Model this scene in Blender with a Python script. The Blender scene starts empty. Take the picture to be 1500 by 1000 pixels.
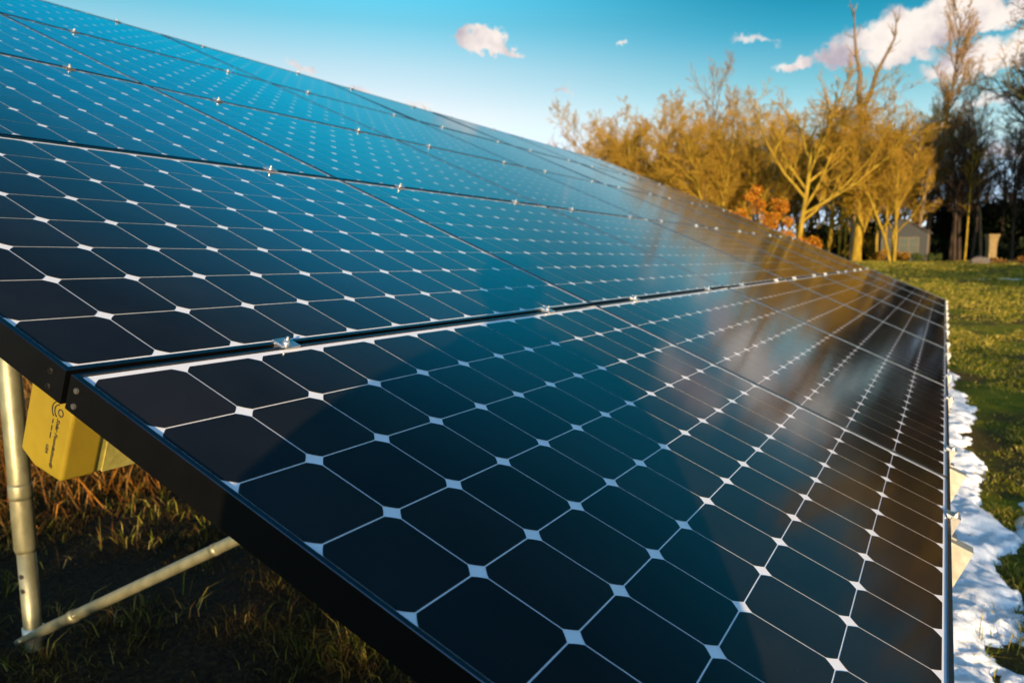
import bpy, math, random
import numpy as np
from mathutils import Vector, Matrix, Quaternion
R = math.radians
scene = bpy.context.scene
COL = scene.collection

# ------------------------------------------------------------------ camera
Z0 = 0.911                               # height of the array's lower edge
TILT = R(22.8095); CT, ST = math.cos(TILT), math.sin(TILT)
CAM = Vector((-0.5598, 0.0277, 0.5387 + Z0))
cd = bpy.data.cameras.new("camera"); cam = bpy.data.objects.new("camera", cd); COL.objects.link(cam)
_right = Vector((0.4503302, -0.8928621, 0.0)).normalized()
_fwd = Vector((0.8855357, 0.4466352, -0.1278414)).normalized()
_up = _right.cross(_fwd)
cam.matrix_world = Matrix((( _right.x, _up.x, -_fwd.x, CAM.x), (_right.y, _up.y, -_fwd.y, CAM.y), (_right.z, _up.z, -_fwd.z, CAM.z), (0, 0, 0, 1)))
cd.sensor_width = 36.0; cd.lens = 1127.03 / 1500 * 36
cd.shift_x = (750 - 811.8) / 1500; cd.shift_y = (523.77 - 500) / 1500
cd.clip_start = 0.02; cd.clip_end = 6000
cd.dof.use_dof = True; cd.dof.focus_distance = 1.12; cd.dof.aperture_fstop = 6.3
scene.camera = cam

# ------------------------------------------------------------------ sun, sky, exposure
SUN_EL, SUN_AZ = R(5.6), R(28.87 + 180)  # azimuth measured from +X towards +Y
sd = bpy.data.lights.new("sun", 'SUN'); sun = bpy.data.objects.new("sun", sd); COL.objects.link(sun)
sd.energy = 5.0; sd.angle = R(0.5); sd.color = (1.0, 0.72, 0.42)
SUND = Vector((math.cos(SUN_EL) * math.cos(SUN_AZ), math.cos(SUN_EL) * math.sin(SUN_AZ), math.sin(SUN_EL)))
sun.rotation_euler = SUND.to_track_quat('Z', 'Y').to_euler()
sun.location = SUND * 50
scene.view_settings.view_transform = 'Standard'; scene.view_settings.look = 'None'
scene.view_settings.exposure = 1.0; scene.view_settings.gamma = 1.0

class NT:
    """small helper for building node trees"""
    def __init__(s, tree): s.t = tree; s.n = tree.nodes; s.l = tree.links
    def new(s, typ, **kw):
        nd = s.n.new(typ)
        for k, v in kw.items(): setattr(nd, k, v)
        return nd
    def put(s, sock, v):
        if hasattr(v, 'is_output'): s.l.new(v, sock)
        elif isinstance(v, (tuple, list)) and len(v) == 3 and sock.type == 'RGBA': sock.default_value = (*v, 1)
        else: sock.default_value = v
    def m(s, op, a, b=None, c=None, clamp=False):
        nd = s.new('ShaderNodeMath', operation=op); nd.use_clamp = clamp
        s.put(nd.inputs[0], a)
        if b is not None: s.put(nd.inputs[1], b)
        if c is not None: s.put(nd.inputs[2], c)
        return nd.outputs[0]
    def mix(s, f, a, b, mode='MIX'):
        nd = s.new('ShaderNodeMix', data_type='RGBA', blend_type=mode)
        s.put(nd.inputs[0], f); s.put(nd.inputs[6], a); s.put(nd.inputs[7], b)
        return nd.outputs[2]
    def ss(s, x, lo, hi, a=0.0, b=1.0):
        nd = s.new('ShaderNodeMapRange', interpolation_type='SMOOTHSTEP')
        s.put(nd.inputs[0], x); nd.inputs[1].default_value = lo; nd.inputs[2].default_value = hi
        nd.inputs[3].default_value = a; nd.inputs[4].default_value = b
        return nd.outputs[0]
    def noise(s, vec, scale, detail=4, rough=0.55, dist=0.0):
        nd = s.new('ShaderNodeTexNoise'); nd.inputs['Scale'].default_value = scale
        nd.inputs['Detail'].default_value = detail; nd.inputs['Roughness'].default_value = rough
        nd.inputs['Distortion'].default_value = dist
        if vec is not None: s.l.new(vec, nd.inputs['Vector'])
        return nd
    def ramp(s, f, stops):
        nd = s.new('ShaderNodeValToRGB'); s.put(nd.inputs[0], f)
        e = nd.color_ramp.elements
        while len(e) < len(stops): e.new(0.5)
        for el, (p, c) in zip(e, stops): el.position = p; el.color = (*c, 1)
        return nd.outputs[0]

world = bpy.data.worlds.new("World"); scene.world = world; world.use_nodes = True
def build_world():
    t = NT(world.node_tree)
    bg = world.node_tree.nodes['Background']
    sky = t.new('ShaderNodeTexSky', sky_type='NISHITA')
    sky.sun_disc = False; sky.sun_elevation = SUN_EL; sky.sun_rotation = math.pi / 2 - SUN_AZ
    sky.air_density = 1.0; sky.dust_density = 0.3; sky.ozone_density = 2.0; sky.altitude = 0
    tc = t.new('ShaderNodeTexCoord'); sep = t.new('ShaderNodeSeparateXYZ'); t.l.new(tc.outputs['Generated'], sep.inputs[0])
    x, y, z = sep.outputs
    el = t.m('MULTIPLY', t.m('ARCSINE', z), 180 / math.pi)
    az = t.m('MULTIPLY', t.m('ARCTAN2', y, x), 180 / math.pi)
    # the clear winter sky: pale at the horizon, teal overhead
    e90 = t.m('DIVIDE', el, 90.0, clamp=True)
    north = t.ramp(e90, [(2 / 90, (.76, .90, 2.0)), (8 / 90, (.98, .90, .88)), (12 / 90, (.43, .68, .66)), (15 / 90, (.10, .53, .58)), (18 / 90, (.004, .40, .46)), (25 / 90, (0, .50, .56)), (37 / 90, (0, .20, .24)), (.75, (.1, .55, .75))])
    east = t.ramp(e90, [(2 / 90, (.78, .92, 2.0)), (10 / 90, (1.45, .95, .86)), (13 / 90, (1.05, .91, .82)), (16 / 90, (.45, .86, .82)), (22 / 90, (0, 1.22, 1.30)), (28 / 90, (0, 1.12, 1.36)), (33 / 90, (0, .62, .76)), (39 / 90, (0, .20, .26)), (.75, (.1, .55, .75))])
    tint = t.mix(t.ss(az, 6, 42), north, east)
    # the half of the sky round the sun, behind the viewer, is paler and brighter
    toward = t.m('ADD', t.m('MULTIPLY', x, SUND.x), t.m('MULTIPLY', y, SUND.y))
    tint = t.mix(t.ss(toward, -.15, .5), tint, (1.55, 1.85, 2.1))
    clear = t.mix(1.0, sky.outputs[0], tint, 'MULTIPLY')
    # clouds, placed by direction (azimuth, elevation in degrees)
    warp = t.noise(tc.outputs['Generated'], 11.0, 6, 0.6)
    fine = t.noise(tc.outputs['Generated'], 38.0, 7, 0.65)
    sw = t.new('ShaderNodeSeparateColor'); t.l.new(warp.outputs['Color'], sw.inputs[0])
    sf = t.new('ShaderNodeSeparateColor'); t.l.new(fine.outputs['Color'], sf.inputs[0])
    azw = t.m('ADD', az, t.m('ADD', t.m('MULTIPLY_ADD', sw.outputs[0], 3.4, -1.7), t.m('MULTIPLY_ADD', sf.outputs[0], 2.6, -1.3)))
    elw = t.m('ADD', el, t.m('ADD', t.m('MULTIPLY_ADD', sw.outputs[1], 2.8, -1.4), t.m('MULTIPLY_ADD', sf.outputs[1], 2.4, -1.2)))
    dens = None; low = None
    for (a0, e0, ra, re, k) in CLOUDS:
        da = t.m('DIVIDE', t.m('SUBTRACT', azw, a0), ra); de = t.m('DIVIDE', t.m('SUBTRACT', elw, e0), re)
        # flatter base than top
        de2 = t.m('MULTIPLY', de, t.m('MULTIPLY_ADD', t.m('LESS_THAN', de, 0.0), 0.55, 1.0))
        v = t.m('SUBTRACT', 1.0, t.m('ADD', t.m('MULTIPLY', da, da), t.m('MULTIPLY', de2, de2)))
        v = t.m('MULTIPLY', v, k)
        dens = v if dens is None else t.m('MAXIMUM', dens, v)
    f = t.ss(t.m('ADD', dens, t.m('MULTIPLY_ADD', sf.outputs[2], .7, -.35)), 0.0, 0.75, 0.0, 0.96)
    body = t.noise(tc.outputs['Generated'], 14.0, 5, 0.55)
    ccol = t.mix(t.ss(body.outputs['Fac'], 0.36, 0.62), (1.75, 1.5, 1.7), (3.6, 3.2, 2.9))
    col = t.mix(f, clear, ccol)
    t.l.new(col, bg.inputs[0]); bg.inputs[1].default_value = 0.15
def _azel(px, py):
    d = _right * ((px - 811.8) / 1127.03) + _up * (-(py - 523.77) / 1127.03) + _fwd
    d.normalize(); return math.degrees(math.atan2(d.y, d.x)), math.degrees(math.asin(d.z))
CLOUDS = []
for (px, py, rx, ry, k) in [(704, 70, 42, 23, 1.9), (728, 80, 32, 10, 1.5), (1160, 96, 34, 12, .9), (1222, 84, 44, 20, 1), (1330, 50, 74, 38, 1.4), (1410, 26, 76, 34, 1.4),
                            (1480, 14, 40, 20, 1), (1310, 84, 60, 22, .9), (1450, 84, 74, 30, 1.1), (1530, 70, 60, 40, 1.1), (1390, 108, 50, 20, .8), (1280, 60, 60, 30, 1),
                            (445, 102, 28, 8, .7), (520, 127, 36, 7, .6), (600, 150, 40, 8, .5), (824, 136, 16, 6, .7), (906, 61, 12, 5, .6), (1100, 60, 36, 8, .6),
                            (1440, 150, 60, 14, .6), (1290, -40, 100, 40, .9), (1010, 190, 80, 14, .4), (1480, 215, 80, 16, .7)]:
    a, e = _azel(px, py); CLOUDS.append((a, e, rx * 0.047, ry * 0.047, k))
build_world()

# ------------------------------------------------------------------ helpers
def p2w(u, v, w):                         # panel plane (along row, up the slope, out of the glass) -> world
    return Vector((u, v * CT - w * ST, v * ST + w * CT + Z0))
PANEL_M = Matrix(((1, 0, 0, 0), (0, CT, -ST, 0), (0, ST, CT, Z0), (0, 0, 0, 1)))
def smooth(x, a, b):
    t = min(1, max(0, (x - a) / (b - a))); return t * t * (3 - 2 * t)
def ground_z(x, y):
    d = math.hypot(x - CAM.x, y - CAM.y)
    if x < CAM.x - 4: return 0.0
    return 1.22 * smooth(d, 12, 80)
def at(px, dist):                         # a ground point in the direction of a column, dist metres away
    a = R(_azel(px, 378.5)[0]); x, y = CAM.x + dist * math.cos(a), CAM.y + dist * math.sin(a)
    return Vector((x, y, ground_z(x, y)))

def vnoise(x, y, seed=0):
    x = np.asarray(x, float); y = np.asarray(y, float); xi = np.floor(x).astype(np.int64); yi = np.floor(y).astype(np.int64); fx = x - xi; fy = y - yi
    def h(a, b):
        n = (a * 374761393 + b * 668265263 + seed * 974711) & 0xffffffff; n = ((n ^ (n >> 13)) * 1274126177) & 0xffffffff
        return ((n ^ (n >> 16)) & 0xffff) / 32767.5 - 1
    sx = fx * fx * (3 - 2 * fx); sy = fy * fy * (3 - 2 * fy)
    return (h(xi, yi) * (1 - sx) + h(xi + 1, yi) * sx) * (1 - sy) + (h(xi, yi + 1) * (1 - sx) + h(xi + 1, yi + 1) * sx) * sy
def vfbm(x, y, o=4, seed=0, g=.5):
    return sum(vnoise(np.asarray(x) * 2.03 ** k + 7.3 * k, np.asarray(y) * 2.03 ** k + 3.1 * k, seed + k) * g ** k for k in range(o))
class MB:
    def __init__(s): s.v = []; s.f = []; s.mi = []
    def add(s, vs, fs, mi=0):
        o = len(s.v); s.v += [tuple(p) for p in vs]; s.f += [tuple(i + o for i in f) for f in fs]; s.mi += [mi] * len(fs); return s
    def box(s, a, b, mi=0, M=None):
        x0, y0, z0 = a; x1, y1, z1 = b
        vs = [Vector(p) for p in ((x0, y0, z0), (x1, y0, z0), (x1, y1, z0), (x0, y1, z0), (x0, y0, z1), (x1, y0, z1), (x1, y1, z1), (x0, y1, z1))]
        if M: vs = [M @ p for p in vs]
        return s.add(vs, [(3, 2, 1, 0), (4, 5, 6, 7), (0, 1, 5, 4), (1, 2, 6, 5), (2, 3, 7, 6), (3, 0, 4, 7)], mi)
    def tube(s, pts, rad, k=12, mi=0, caps=True):
        pts = [Vector(p) for p in pts]; n = len(pts)
        if not hasattr(rad, '__len__'): rad = [rad] * n
        vs = []; prev = None
        for i in range(n):
            d = (pts[min(i + 1, n - 1)] - pts[max(i - 1, 0)]).normalized()
            if prev is None:
                a = Vector((0, 0, 1)) if abs(d.z) < .9 else Vector((1, 0, 0)); e1 = d.cross(a).normalized()
            else: e1 = (prev - d * prev.dot(d)).normalized()
            prev = e1; e2 = d.cross(e1)
            for j in range(k):
                t = 2 * math.pi * j / k; vs.append(pts[i] + (e1 * math.cos(t) + e2 * math.sin(t)) * rad[i])
        fs = [(i * k + j, i * k + (j + 1) % k, (i + 1) * k + (j + 1) % k, (i + 1) * k + j) for i in range(n - 1) for j in range(k)]
        if caps: fs += [tuple(range(k - 1, -1, -1)), tuple((n - 1) * k + j for j in range(k))]
        return s.add(vs, fs, mi)
    def build(s, name, mats, parent=None, smooth_=False, bevel=0):
        me = bpy.data.meshes.new(name); me.from_pydata(s.v, [], s.f)
        for m in (mats if isinstance(mats, (list, tuple)) else [mats]): me.materials.append(m)
        me.polygons.foreach_set('material_index', s.mi)
        if smooth_: me.polygons.foreach_set('use_smooth', [True] * len(s.f))
        me.update()
        o = bpy.data.objects.new(name, me); COL.objects.link(o)
        if parent: o.parent = parent
        if bevel:
            md = o.modifiers.new('bevel', 'BEVEL'); md.width = bevel; md.segments = 2; md.limit_method = 'ANGLE'
        return o
def np_mesh(name, verts, faces, mats, mi=None, parent=None, smooth_=False):
    """faces: (n,k) int array, all the same size"""
    verts = np.asarray(verts, np.float32); faces = np.asarray(faces, np.int32); n, k = faces.shape
    me = bpy.data.meshes.new(name)
    me.vertices.add(len(verts)); me.vertices.foreach_set('co', verts.ravel())
    me.loops.add(n * k); me.loops.foreach_set('vertex_index', faces.ravel())
    me.polygons.add(n); me.polygons.foreach_set('loop_start', np.arange(n, dtype=np.int32) * k)
    for m in (mats if isinstance(mats, (list, tuple)) else [mats]): me.materials.append(m)
    if mi is not None: me.polygons.foreach_set('material_index', np.asarray(mi, np.int32))
    if smooth_: me.polygons.foreach_set('use_smooth', np.ones(n, bool))
    me.update(calc_edges=True); me.validate()
    o = bpy.data.objects.new(name, me); COL.objects.link(o)
    if parent: o.parent = parent
    return o
def tag(o, label=None, cat=None, group=None, kind=None):
    if label: o['label'] = label
    if cat: o['category'] = cat
    if group: o['group'] = group
    if kind: o['kind'] = kind
    return o
def thing(name, label, cat, loc=(0, 0, 0), rotz=0, group=None):
    o = bpy.data.objects.new(name, None); COL.objects.link(o); o.empty_display_size = .1
    o.location = loc; o.rotation_euler = (0, 0, rotz); return tag(o, label, cat, group)
def dup(root, label, loc=None, rotz=None, scale=None, group=None):
    r = root.copy(); COL.objects.link(r); r['label'] = label
    if loc is not None: r.location = loc
    if rotz is not None: r.rotation_euler = (0, 0, rotz)
    if scale is not None: r.scale = scale if hasattr(scale, '__len__') else (scale,) * 3
    if group: r['group'] = group
    for ch in list(root.children):
        c = ch.copy(); COL.objects.link(c); c.parent = r
        for g in list(ch.children):
            d = g.copy(); COL.objects.link(d); d.parent = c
    return r

# ------------------------------------------------------------------ materials
def mat(name, col=(.5, .5, .5), rough=.6, metal=0.0, ior=1.45, spec=.5):
    m = bpy.data.materials.new(name); m.use_nodes = True
    b = m.node_tree.nodes['Principled BSDF']
    b.inputs['Base Color'].default_value = (*col, 1); b.inputs['Roughness'].default_value = rough
    b.inputs['Metallic'].default_value = metal; b.inputs['IOR'].default_value = ior; b.inputs['Specular IOR Level'].default_value = spec
    return m
def noisy(name, stops, scale=8.0, rough=.7, metal=0.0, bump=0.0, detail=6, coords='Object', stretch=None, ior=1.45, spec=.5, dist=0.0):
    m = mat(name, rough=rough, metal=metal, ior=ior, spec=spec); t = NT(m.node_tree); b = m.node_tree.nodes['Principled BSDF']
    tc = t.new('ShaderNodeTexCoord'); vec = tc.outputs[coords]
    if stretch:
        mp = t.new('ShaderNodeMapping'); mp.inputs['Scale'].default_value = stretch; t.l.new(vec, mp.inputs[0]); vec = mp.outputs[0]
    nz = t.noise(vec, scale, detail, .6, dist)
    t.l.new(t.ramp(nz.outputs['Fac'], stops), b.inputs['Base Color'])
    if bump:
        bp = t.new('ShaderNodeBump'); bp.inputs['Strength'].default_value = bump; bp.inputs['Distance'].default_value = .02
        t.l.new(nz.outputs['Fac'], bp.inputs['Height']); t.l.new(bp.outputs[0], b.inputs['Normal'])
    return m
def cell_material():
    m = mat('solar_cell', rough=.1, ior=1.42); t = NT(m.node_tree); b = m.node_tree.nodes['Principled BSDF']
    tc = t.new('ShaderNodeTexCoord'); oi = t.new('ShaderNodeObjectInfo')
    dust = t.noise(tc.outputs['Object'], 7.0, 6, .6); spk = t.noise(tc.outputs['Object'], 160.0, 2, .5)
    base = t.ramp(dust.outputs['Fac'], [(.3, (.009, .0085, .0085)), (.7, (.015, .0135, .013))])
    base = t.mix(t.ss(spk.outputs['Fac'], .74, .80, 0, .5), base, (.07, .068, .06))
    geo = t.new('ShaderNodeNewGeometry'); isl = geo.outputs['Random Per Island']
    base = t.mix(1.0, base, t.ramp(isl, [(0, (.72, .74, .80)), (.6, (1.0, 1.0, 1.0)), (1, (1.35, 1.22, 1.12))]), 'MULTIPLY')
    t.l.new(base, b.inputs['Base Color'])
    t.l.new(t.m('MULTIPLY_ADD', dust.outputs['Fac'], .05, .07), b.inputs['Roughness'])
    return m
M_CELL = cell_material()
M_BACK = mat('white_backsheet', (.82, .82, .84), .06, ior=1.40)
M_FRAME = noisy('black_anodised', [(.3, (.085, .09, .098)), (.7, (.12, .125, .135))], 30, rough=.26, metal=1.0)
M_FRAME_SIDE = noisy('shade_black_side', [(.3, (.0009, .0009, .001)), (.7, (.0018, .0018, .0019))], 30, rough=.5, ior=1.4, spec=.15)  # same frame finish, its sides darkened in colour for their shade
M_ALU = noisy('clamp_aluminium', [(.3, (.62, .61, .59)), (.7, (.80, .79, .77))], 60, rough=.36, metal=1.0)
M_GALV = noisy('galvanised_steel', [(.25, (.40, .39, .32)), (.5, (.52, .51, .43)), (.75, (.64, .63, .55))], 40, rough=.42, metal=.75, bump=.05)
M_BEAM = noisy('grass_tinted_steel', [(.25, (.28, .25, .06)), (.5, (.42, .38, .10)), (.75, (.54, .50, .17))], 40, rough=.5, metal=.5, bump=.08)  # galvanised beam; yellow of the reflected grass put into its colour
M_POST = noisy('weathered_galvanised_pipe', [(.25, (.15, .145, .08)), (.5, (.22, .21, .125)), (.75, (.29, .275, .175))], 26, rough=.45, metal=.6, bump=.10, stretch=(1, 1, .5))
M_YEL = noisy('yellow_plastic', [(.3, (.165, .118, .008)), (.55, (.205, .15, .010)), (.75, (.225, .17, .018))], 9, rough=.42, bump=.03)
M_INK = mat('printed_ink', (.012, .011, .01), .6)
M_SCREW = mat('dull_screw', (.10, .095, .085), .45, .6)
M_DARK = mat('dark_hollow', (.01, .01, .01), .8)

# ------------------------------------------------------------------ solar panels
C = 0.127; PU, PV = 1.5504, 1.0565; NU, NV = 7, 5
U_LO, U_HI = -0.0095, 1.5352; V_LO, V_HI = -0.0145, 1.0315
rng = random.Random(4)
def cell_mesh():
    mb = MB(); h = .0625; r = .0795
    yb = math.sqrt(r * r - h * h); a0 = math.atan2(yb, h); a1 = math.pi / 2 - a0
    out = []
    for q in range(4):
        for k in range(4):
            a = q * math.pi / 2 + a0 + (a1 - a0) * k / 3; out.append((math.cos(a) * r, math.sin(a) * r))
    mb.add([(U_LO + .006, V_LO + .006, -.0006), (U_HI - .003, V_LO + .006, -.0006), (U_HI - .003, V_HI - .006, -.0006), (U_LO + .006, V_HI - .006, -.0006)], [(0, 1, 2, 3)], 0)
    for i in range(12):
        for j in range(8):
            cx, cy = C * (i + .5), C * (j + .5)
            mb.add([(cx + p[0], cy + p[1], 0) for p in out], [tuple(range(16))], 1)
    return mb
def frame_mesh():
    mb = MB(); lo, hi = .0085, .0085
    def ring(d0, d1, z):       # inset from the outer edge
        return [(U_LO + d0, V_LO + d0, z), (U_HI - d1, V_LO + d0, z), (U_HI - d1, V_HI - d0, z), (U_LO + d0, V_HI - d0, z)]
    def ring2(l, r, b, t_, z): return [(U_LO + l, V_LO + b, z), (U_HI - r, V_LO + b, z), (U_HI - r, V_HI - t_, z), (U_LO + l, V_HI - t_, z)]
    loops = [ring(.022, .022, -.0440), ring(0, 0, -.0440), ring(0, 0, .0016), ring(.0009, .0009, .0025), ring2(.0070, .0030, .0078, .0050, .0025), ring2(.0074, .0034, .0084, .0056, -.0009), ring2(.0074, .0034, .0084, .0056, -.006), ring(.0022, .0022, -.006), ring(.0022, .0022, -.0415), ring(.022, .022, -.0415)]
    vs = [p for l in loops for p in l]; n = len(loops)
    fs = [(a * 4 + j, a * 4 + (j + 1) % 4, ((a + 1) % n) * 4 + (j + 1) % 4, ((a + 1) % n) * 4 + j) for a in range(n) for j in range(4)]
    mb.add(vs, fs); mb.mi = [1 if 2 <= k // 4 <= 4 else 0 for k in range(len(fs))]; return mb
ORD = ['first', 'second', 'third', 'fourth', 'fifth', 'sixth', 'seventh']
ROWN = ['lowest row', 'second row up', 'middle row', 'fourth row up', 'top row']
panel0 = thing('solar_panel', '', 'solar panel', group='solar panels of the tilted array')
sheet0 = cell_mesh().build('cell_sheet', [M_BACK, M_CELL], panel0)
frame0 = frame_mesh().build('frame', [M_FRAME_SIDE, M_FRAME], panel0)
for n in range(NU):
    for m in range(NV):
        lab = f'black-celled solar panel, {ORD[n]} from the near end in the {ROWN[m]} of the array'
        if n == NU - 1: lab = f'black-celled solar panel at the far end of the {ROWN[m]} of the array'
        if n == 0: lab = f'black-celled solar panel at the near end of the {ROWN[m]} of the array'
        o = panel0 if (n, m) == (0, 0) else dup(panel0, lab)
        o['label'] = lab
        jit = Matrix.Rotation(R(rng.gauss(0, .10)), 4, 'X') @ Matrix.Rotation(R(rng.gauss(0, .08)), 4, 'Y')
        if n == 0 or m == 0: jit = Matrix.Rotation(R(rng.gauss(0, .03)), 4, 'X')
        ctr = Matrix.Translation((.76, .51, 0))
        o.matrix_world = PANEL_M @ Matrix.Translation((n * PU + rng.uniform(-.0006, .0006) * (n > 0), m * PV + rng.uniform(-.0012, .0012) * (m > 0), 0)) @ ctr @ jit @ ctr.inverted()
        if n == 0:
            for vv in (.013, V_HI - .016):
                for ww in (-.012, -.033):
                    mb = MB(); mb.tube([(U_LO - .0022, vv, ww), (U_LO + .001, vv, ww)], [.0036, .0042], 10)
                    mb.build('screw', M_SCREW, o)

# ------------------------------------------------------------------ the rack under the panels
rack = thing('panel_rack', 'galvanised ground mount of posts, beams, braces and rails with clamps under the solar panels', 'rack')
rack.matrix_world = Matrix.Identity(4)
def in_panel(o): o.matrix_local = PANEL_M; return o
def channel(mb, L0, L1, axis, c, w0, w1, half, th=.003, open_=1):
    """C channel: along axis 'u' or 'v', centred on c, between heights w0 (low) and w1"""
    def b(p0, p1, q0, q1):
        if axis == 'v': mb.box((c + p0, L0, q0), (c + p1, L1, q1))
        else: mb.box((L0, c + p0, q0), (L1, c + p1, q1))
    b(-half, -half + th, w0, w1)                   # web
    b(-half + th, half, w1 - th, w1); b(-half + th, half, w0, w0 + th)
    b(half - th, half, w0 + th, w0 + .02); b(half - th, half, w1 - .02, w1 - th)
RAILS = [n * PU + d for n in range(NU) for d in (.333, 1.238)]
def clamp_mesh(mid=True):
    mb = MB()
    if mid:
        mb.box((-.0185, -.0165, .0027), (.0185, .0165, .0060)); mb.box((-.0185, -.0042, -.016), (.0185, .0042, .0027))
        mb.box((-.0225, -.0100, -.012), (-.0187, .0100, .0040))
    else:
        mb.box((-.02, -.006, .0027), (.02, .0105, .0062)); mb.box((-.02, -.0210, -.044), (.02, -.0023, .0062)); mb.box((-.02, -.034, -.044), (.02, -.0210, -.039))
    cy = 0 if mid else -.010
    mb.tube([(0, cy, .0060), (0, cy, .0072)], .0075, 16); mb.tube([(0, cy, .0072), (0, cy, .0122)], .0056, 6); mb.tube([(0, cy, .0122), (0, cy, .0170)], .0031, 10)
    return mb
MID = clamp_mesh(); ENDC = clamp_mesh(False)
mid0 = end0 = None
rail0 = None
for u in RAILS:
    if rail0 is None:
        mb = MB(); channel(mb, -.085, NV * PV + .02, 'v', 0, -.1325, -.0452, .02); rail = mb.build('rail', M_GALV, rack); rail0 = rail
    else:
        rail = rail0.copy(); COL.objects.link(rail); rail.parent = rack
    rail.matrix_local = PANEL_M @ Matrix.Translation((u, 0, 0))
    rail_v = 0.0 if u < 2.5 else rng.uniform(.022, .050); rail.matrix_local = PANEL_M @ Matrix.Translation((u, rail_v, 0))
    for k in range(NV + 1):
        mid = 0 < k < NV
        src = mid0 if mid else end0
        if src is None:
            c = (MID if mid else ENDC).build('clamp', M_ALU, rail)
            if mid: mid0 = c
            else: end0 = c
        else: c = src.copy(); COL.objects.link(c); c.parent = rail
        v = k * PV - .0198 if mid else (V_LO if k == 0 else (NV - 1) * PV + V_HI)
        c.matrix_local = Matrix.Translation((0, v - rail_v, 0)) @ (Matrix.Rotation(math.pi, 4, 'Z') if k == NV else Matrix.Rotation(R(rng.uniform(-5, 5)) if mid else 0, 4, 'Z')) @ Matrix.Diagonal((.86, .92, .9, 1))
BEAMS = [(1.222, .165), (3.235, .165)]
for (v, u0) in BEAMS:
    mb = MB(); channel(mb, u0, NU * PU - .05, 'u', v, -.2660, -.1345, .050, .004)
    mb.box((u0 - .012, v - .0475, -.2635), (u0 + .03, v + .0455, -.137), 0)
    in_panel(mb.build('beam', M_BEAM, rack))
    # yellow plastic end cap with its printed name
    mb = MB(); ub = u0 - .065
    prof = [(v - .0515, -.2665), (v + .014, -.2745), (v + .0530, -.2635), (v + .0530, -.1335), (v - .0515, -.1335)]
    vs = [(ub, p[0], p[1]) for p in prof] + [(u0 - .0105, p[0], p[1]) for p in prof]
    fs = [tuple(range(4, -1, -1)), tuple(range(5, 10))] + [(i, (i + 1) % 5, 5 + (i + 1) % 5, 5 + i) for i in range(5)]
    mb.add(vs, fs); cap = mb.build('end_cap', M_YEL, rack, bevel=.006); in_panel(cap)
    for md in cap.modifiers: md.segments = 4
    if v < 2:
        def text(body, size, uv, face='lettering'):
            cu = bpy.data.curves.new('t', 'FONT'); cu.body = body; cu.size = size; cu.extrude = .0002; cu.shear = .3; cu.offset = .00012
            tmp = bpy.data.objects.new('t', cu); COL.objects.link(tmp); bpy.context.view_layer.update()
            me = bpy.data.meshes.new_from_object(tmp.evaluated_get(bpy.context.evaluated_depsgraph_get()))
            bpy.data.objects.remove(tmp); bpy.data.curves.remove(cu)
            me.name = face; me.materials.clear(); me.materials.append(M_INK)
            o = bpy.data.objects.new(face, me); COL.objects.link(o); o.parent = cap
            # local x runs down the face (-w), local y points towards -v
            o.matrix_local = Matrix(((0, 0, -1, ub - .0004), (0, -1, 0, uv[0]), (-1, 0, 0, uv[1]), (0, 0, 0, 1)))
            return o
        text('Solar Foundations\u00ae', .0102, (v - .0205, -.172))
        text('USA', .0085, (v - .0065, -.222))
        mb = MB()
        for (a, b) in ((.178, .185), (.189, .197), (.200, .210)):     # a line of print too small to read
            mb.box((ub - .0006, v - .0125, -b), (ub - .0002, v - .0105, -a))
        mb.build('small_print', M_INK, cap)
        mb = MB(); c0, w0 = v - .026, -.161
        for (rad, a0, a1, off) in ((.0055, 0, 360, (0, 0)), (.0105, 100, 250, (.004, 0)), (.0145, 120, 235, (.006, 0))):
            pts = [(ub - .0003, c0 + off[0] - rad * math.cos(R(a)), w0 + rad * math.sin(R(a))) for a in np.linspace(a0, a1, 18)]
            mb.tube(pts, .0009, 5)
        mb.build('emblem', M_INK, cap)
# posts and braces
XP = [.985, 3.95, 6.92, 9.88]
Yr, Yf = 2.975, 1.222 * CT + .266 * ST
for i, x in enumerate(XP):
    zt = (3.235 * ST - .27 * CT) + Z0 - .005
    mb = MB(); mb.tube([(x, Yr, -.3), (x, Yr, .42)], .0305, 20)
    for zz in (.245, .30):                                       # bolt holes
        mb.tube([(x - .0315, Yr - .009, zz), (x - .022, Yr - .009, zz)], .009, 10, 1)
    mb.build('post_foot', [M_POST, M_DARK], rack, True)
    mb = MB(); mb.tube([(x, Yr, .385), (x, Yr, .40), (x, Yr, zt)], [.033, .037, .037], 24); mb.tube([(x, Yr, .585), (x, Yr, .60), (x, Yr, .63), (x, Yr, .645)], [.037, .0392, .0392, .037], 24)
    mb.build('post', M_POST, rack, True)
    zf = (1.222 * ST - .266 * CT) + Z0 - .004
    mb = MB(); mb.tube([(x + .305, Yf, -.3), (x + .305, Yf, zf)], .038, 20); mb.build('post', M_POST, rack, True)
    xo = x - .045
    mb = MB(); a = Vector((xo, Yr - .02, .07)); b = Vector((xo + .30, Yf + .03, .94)); d = (b - a)
    mb.tube([a - d * .02, a + d * .035, a + d * .06, b - d * .06, b], [.011, .015, .0195, .0195, .014], 16)
    mb.tube([a + d * .16 + Vector((-.03, 0, 0)), a + d * .16 + Vector((.03, 0, 0))], .006, 8)
    mb.tube([a + d * .135, a + d * .15], .0235, 16); mb.tube([a + Vector((-.02, 0, 0)), a + Vector((.03, 0, 0))], .009, 6)
    mb.tube([a + d * .5, a + d * .512], .021, 16)
    mb.build('brace', M_POST, rack, True)
    mb = MB(); mb.tube([(x, Yr, .045), (x, Yr, .095)], .0355, 20); mb.build('brace_collar', M_GALV, rack, True)


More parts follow.
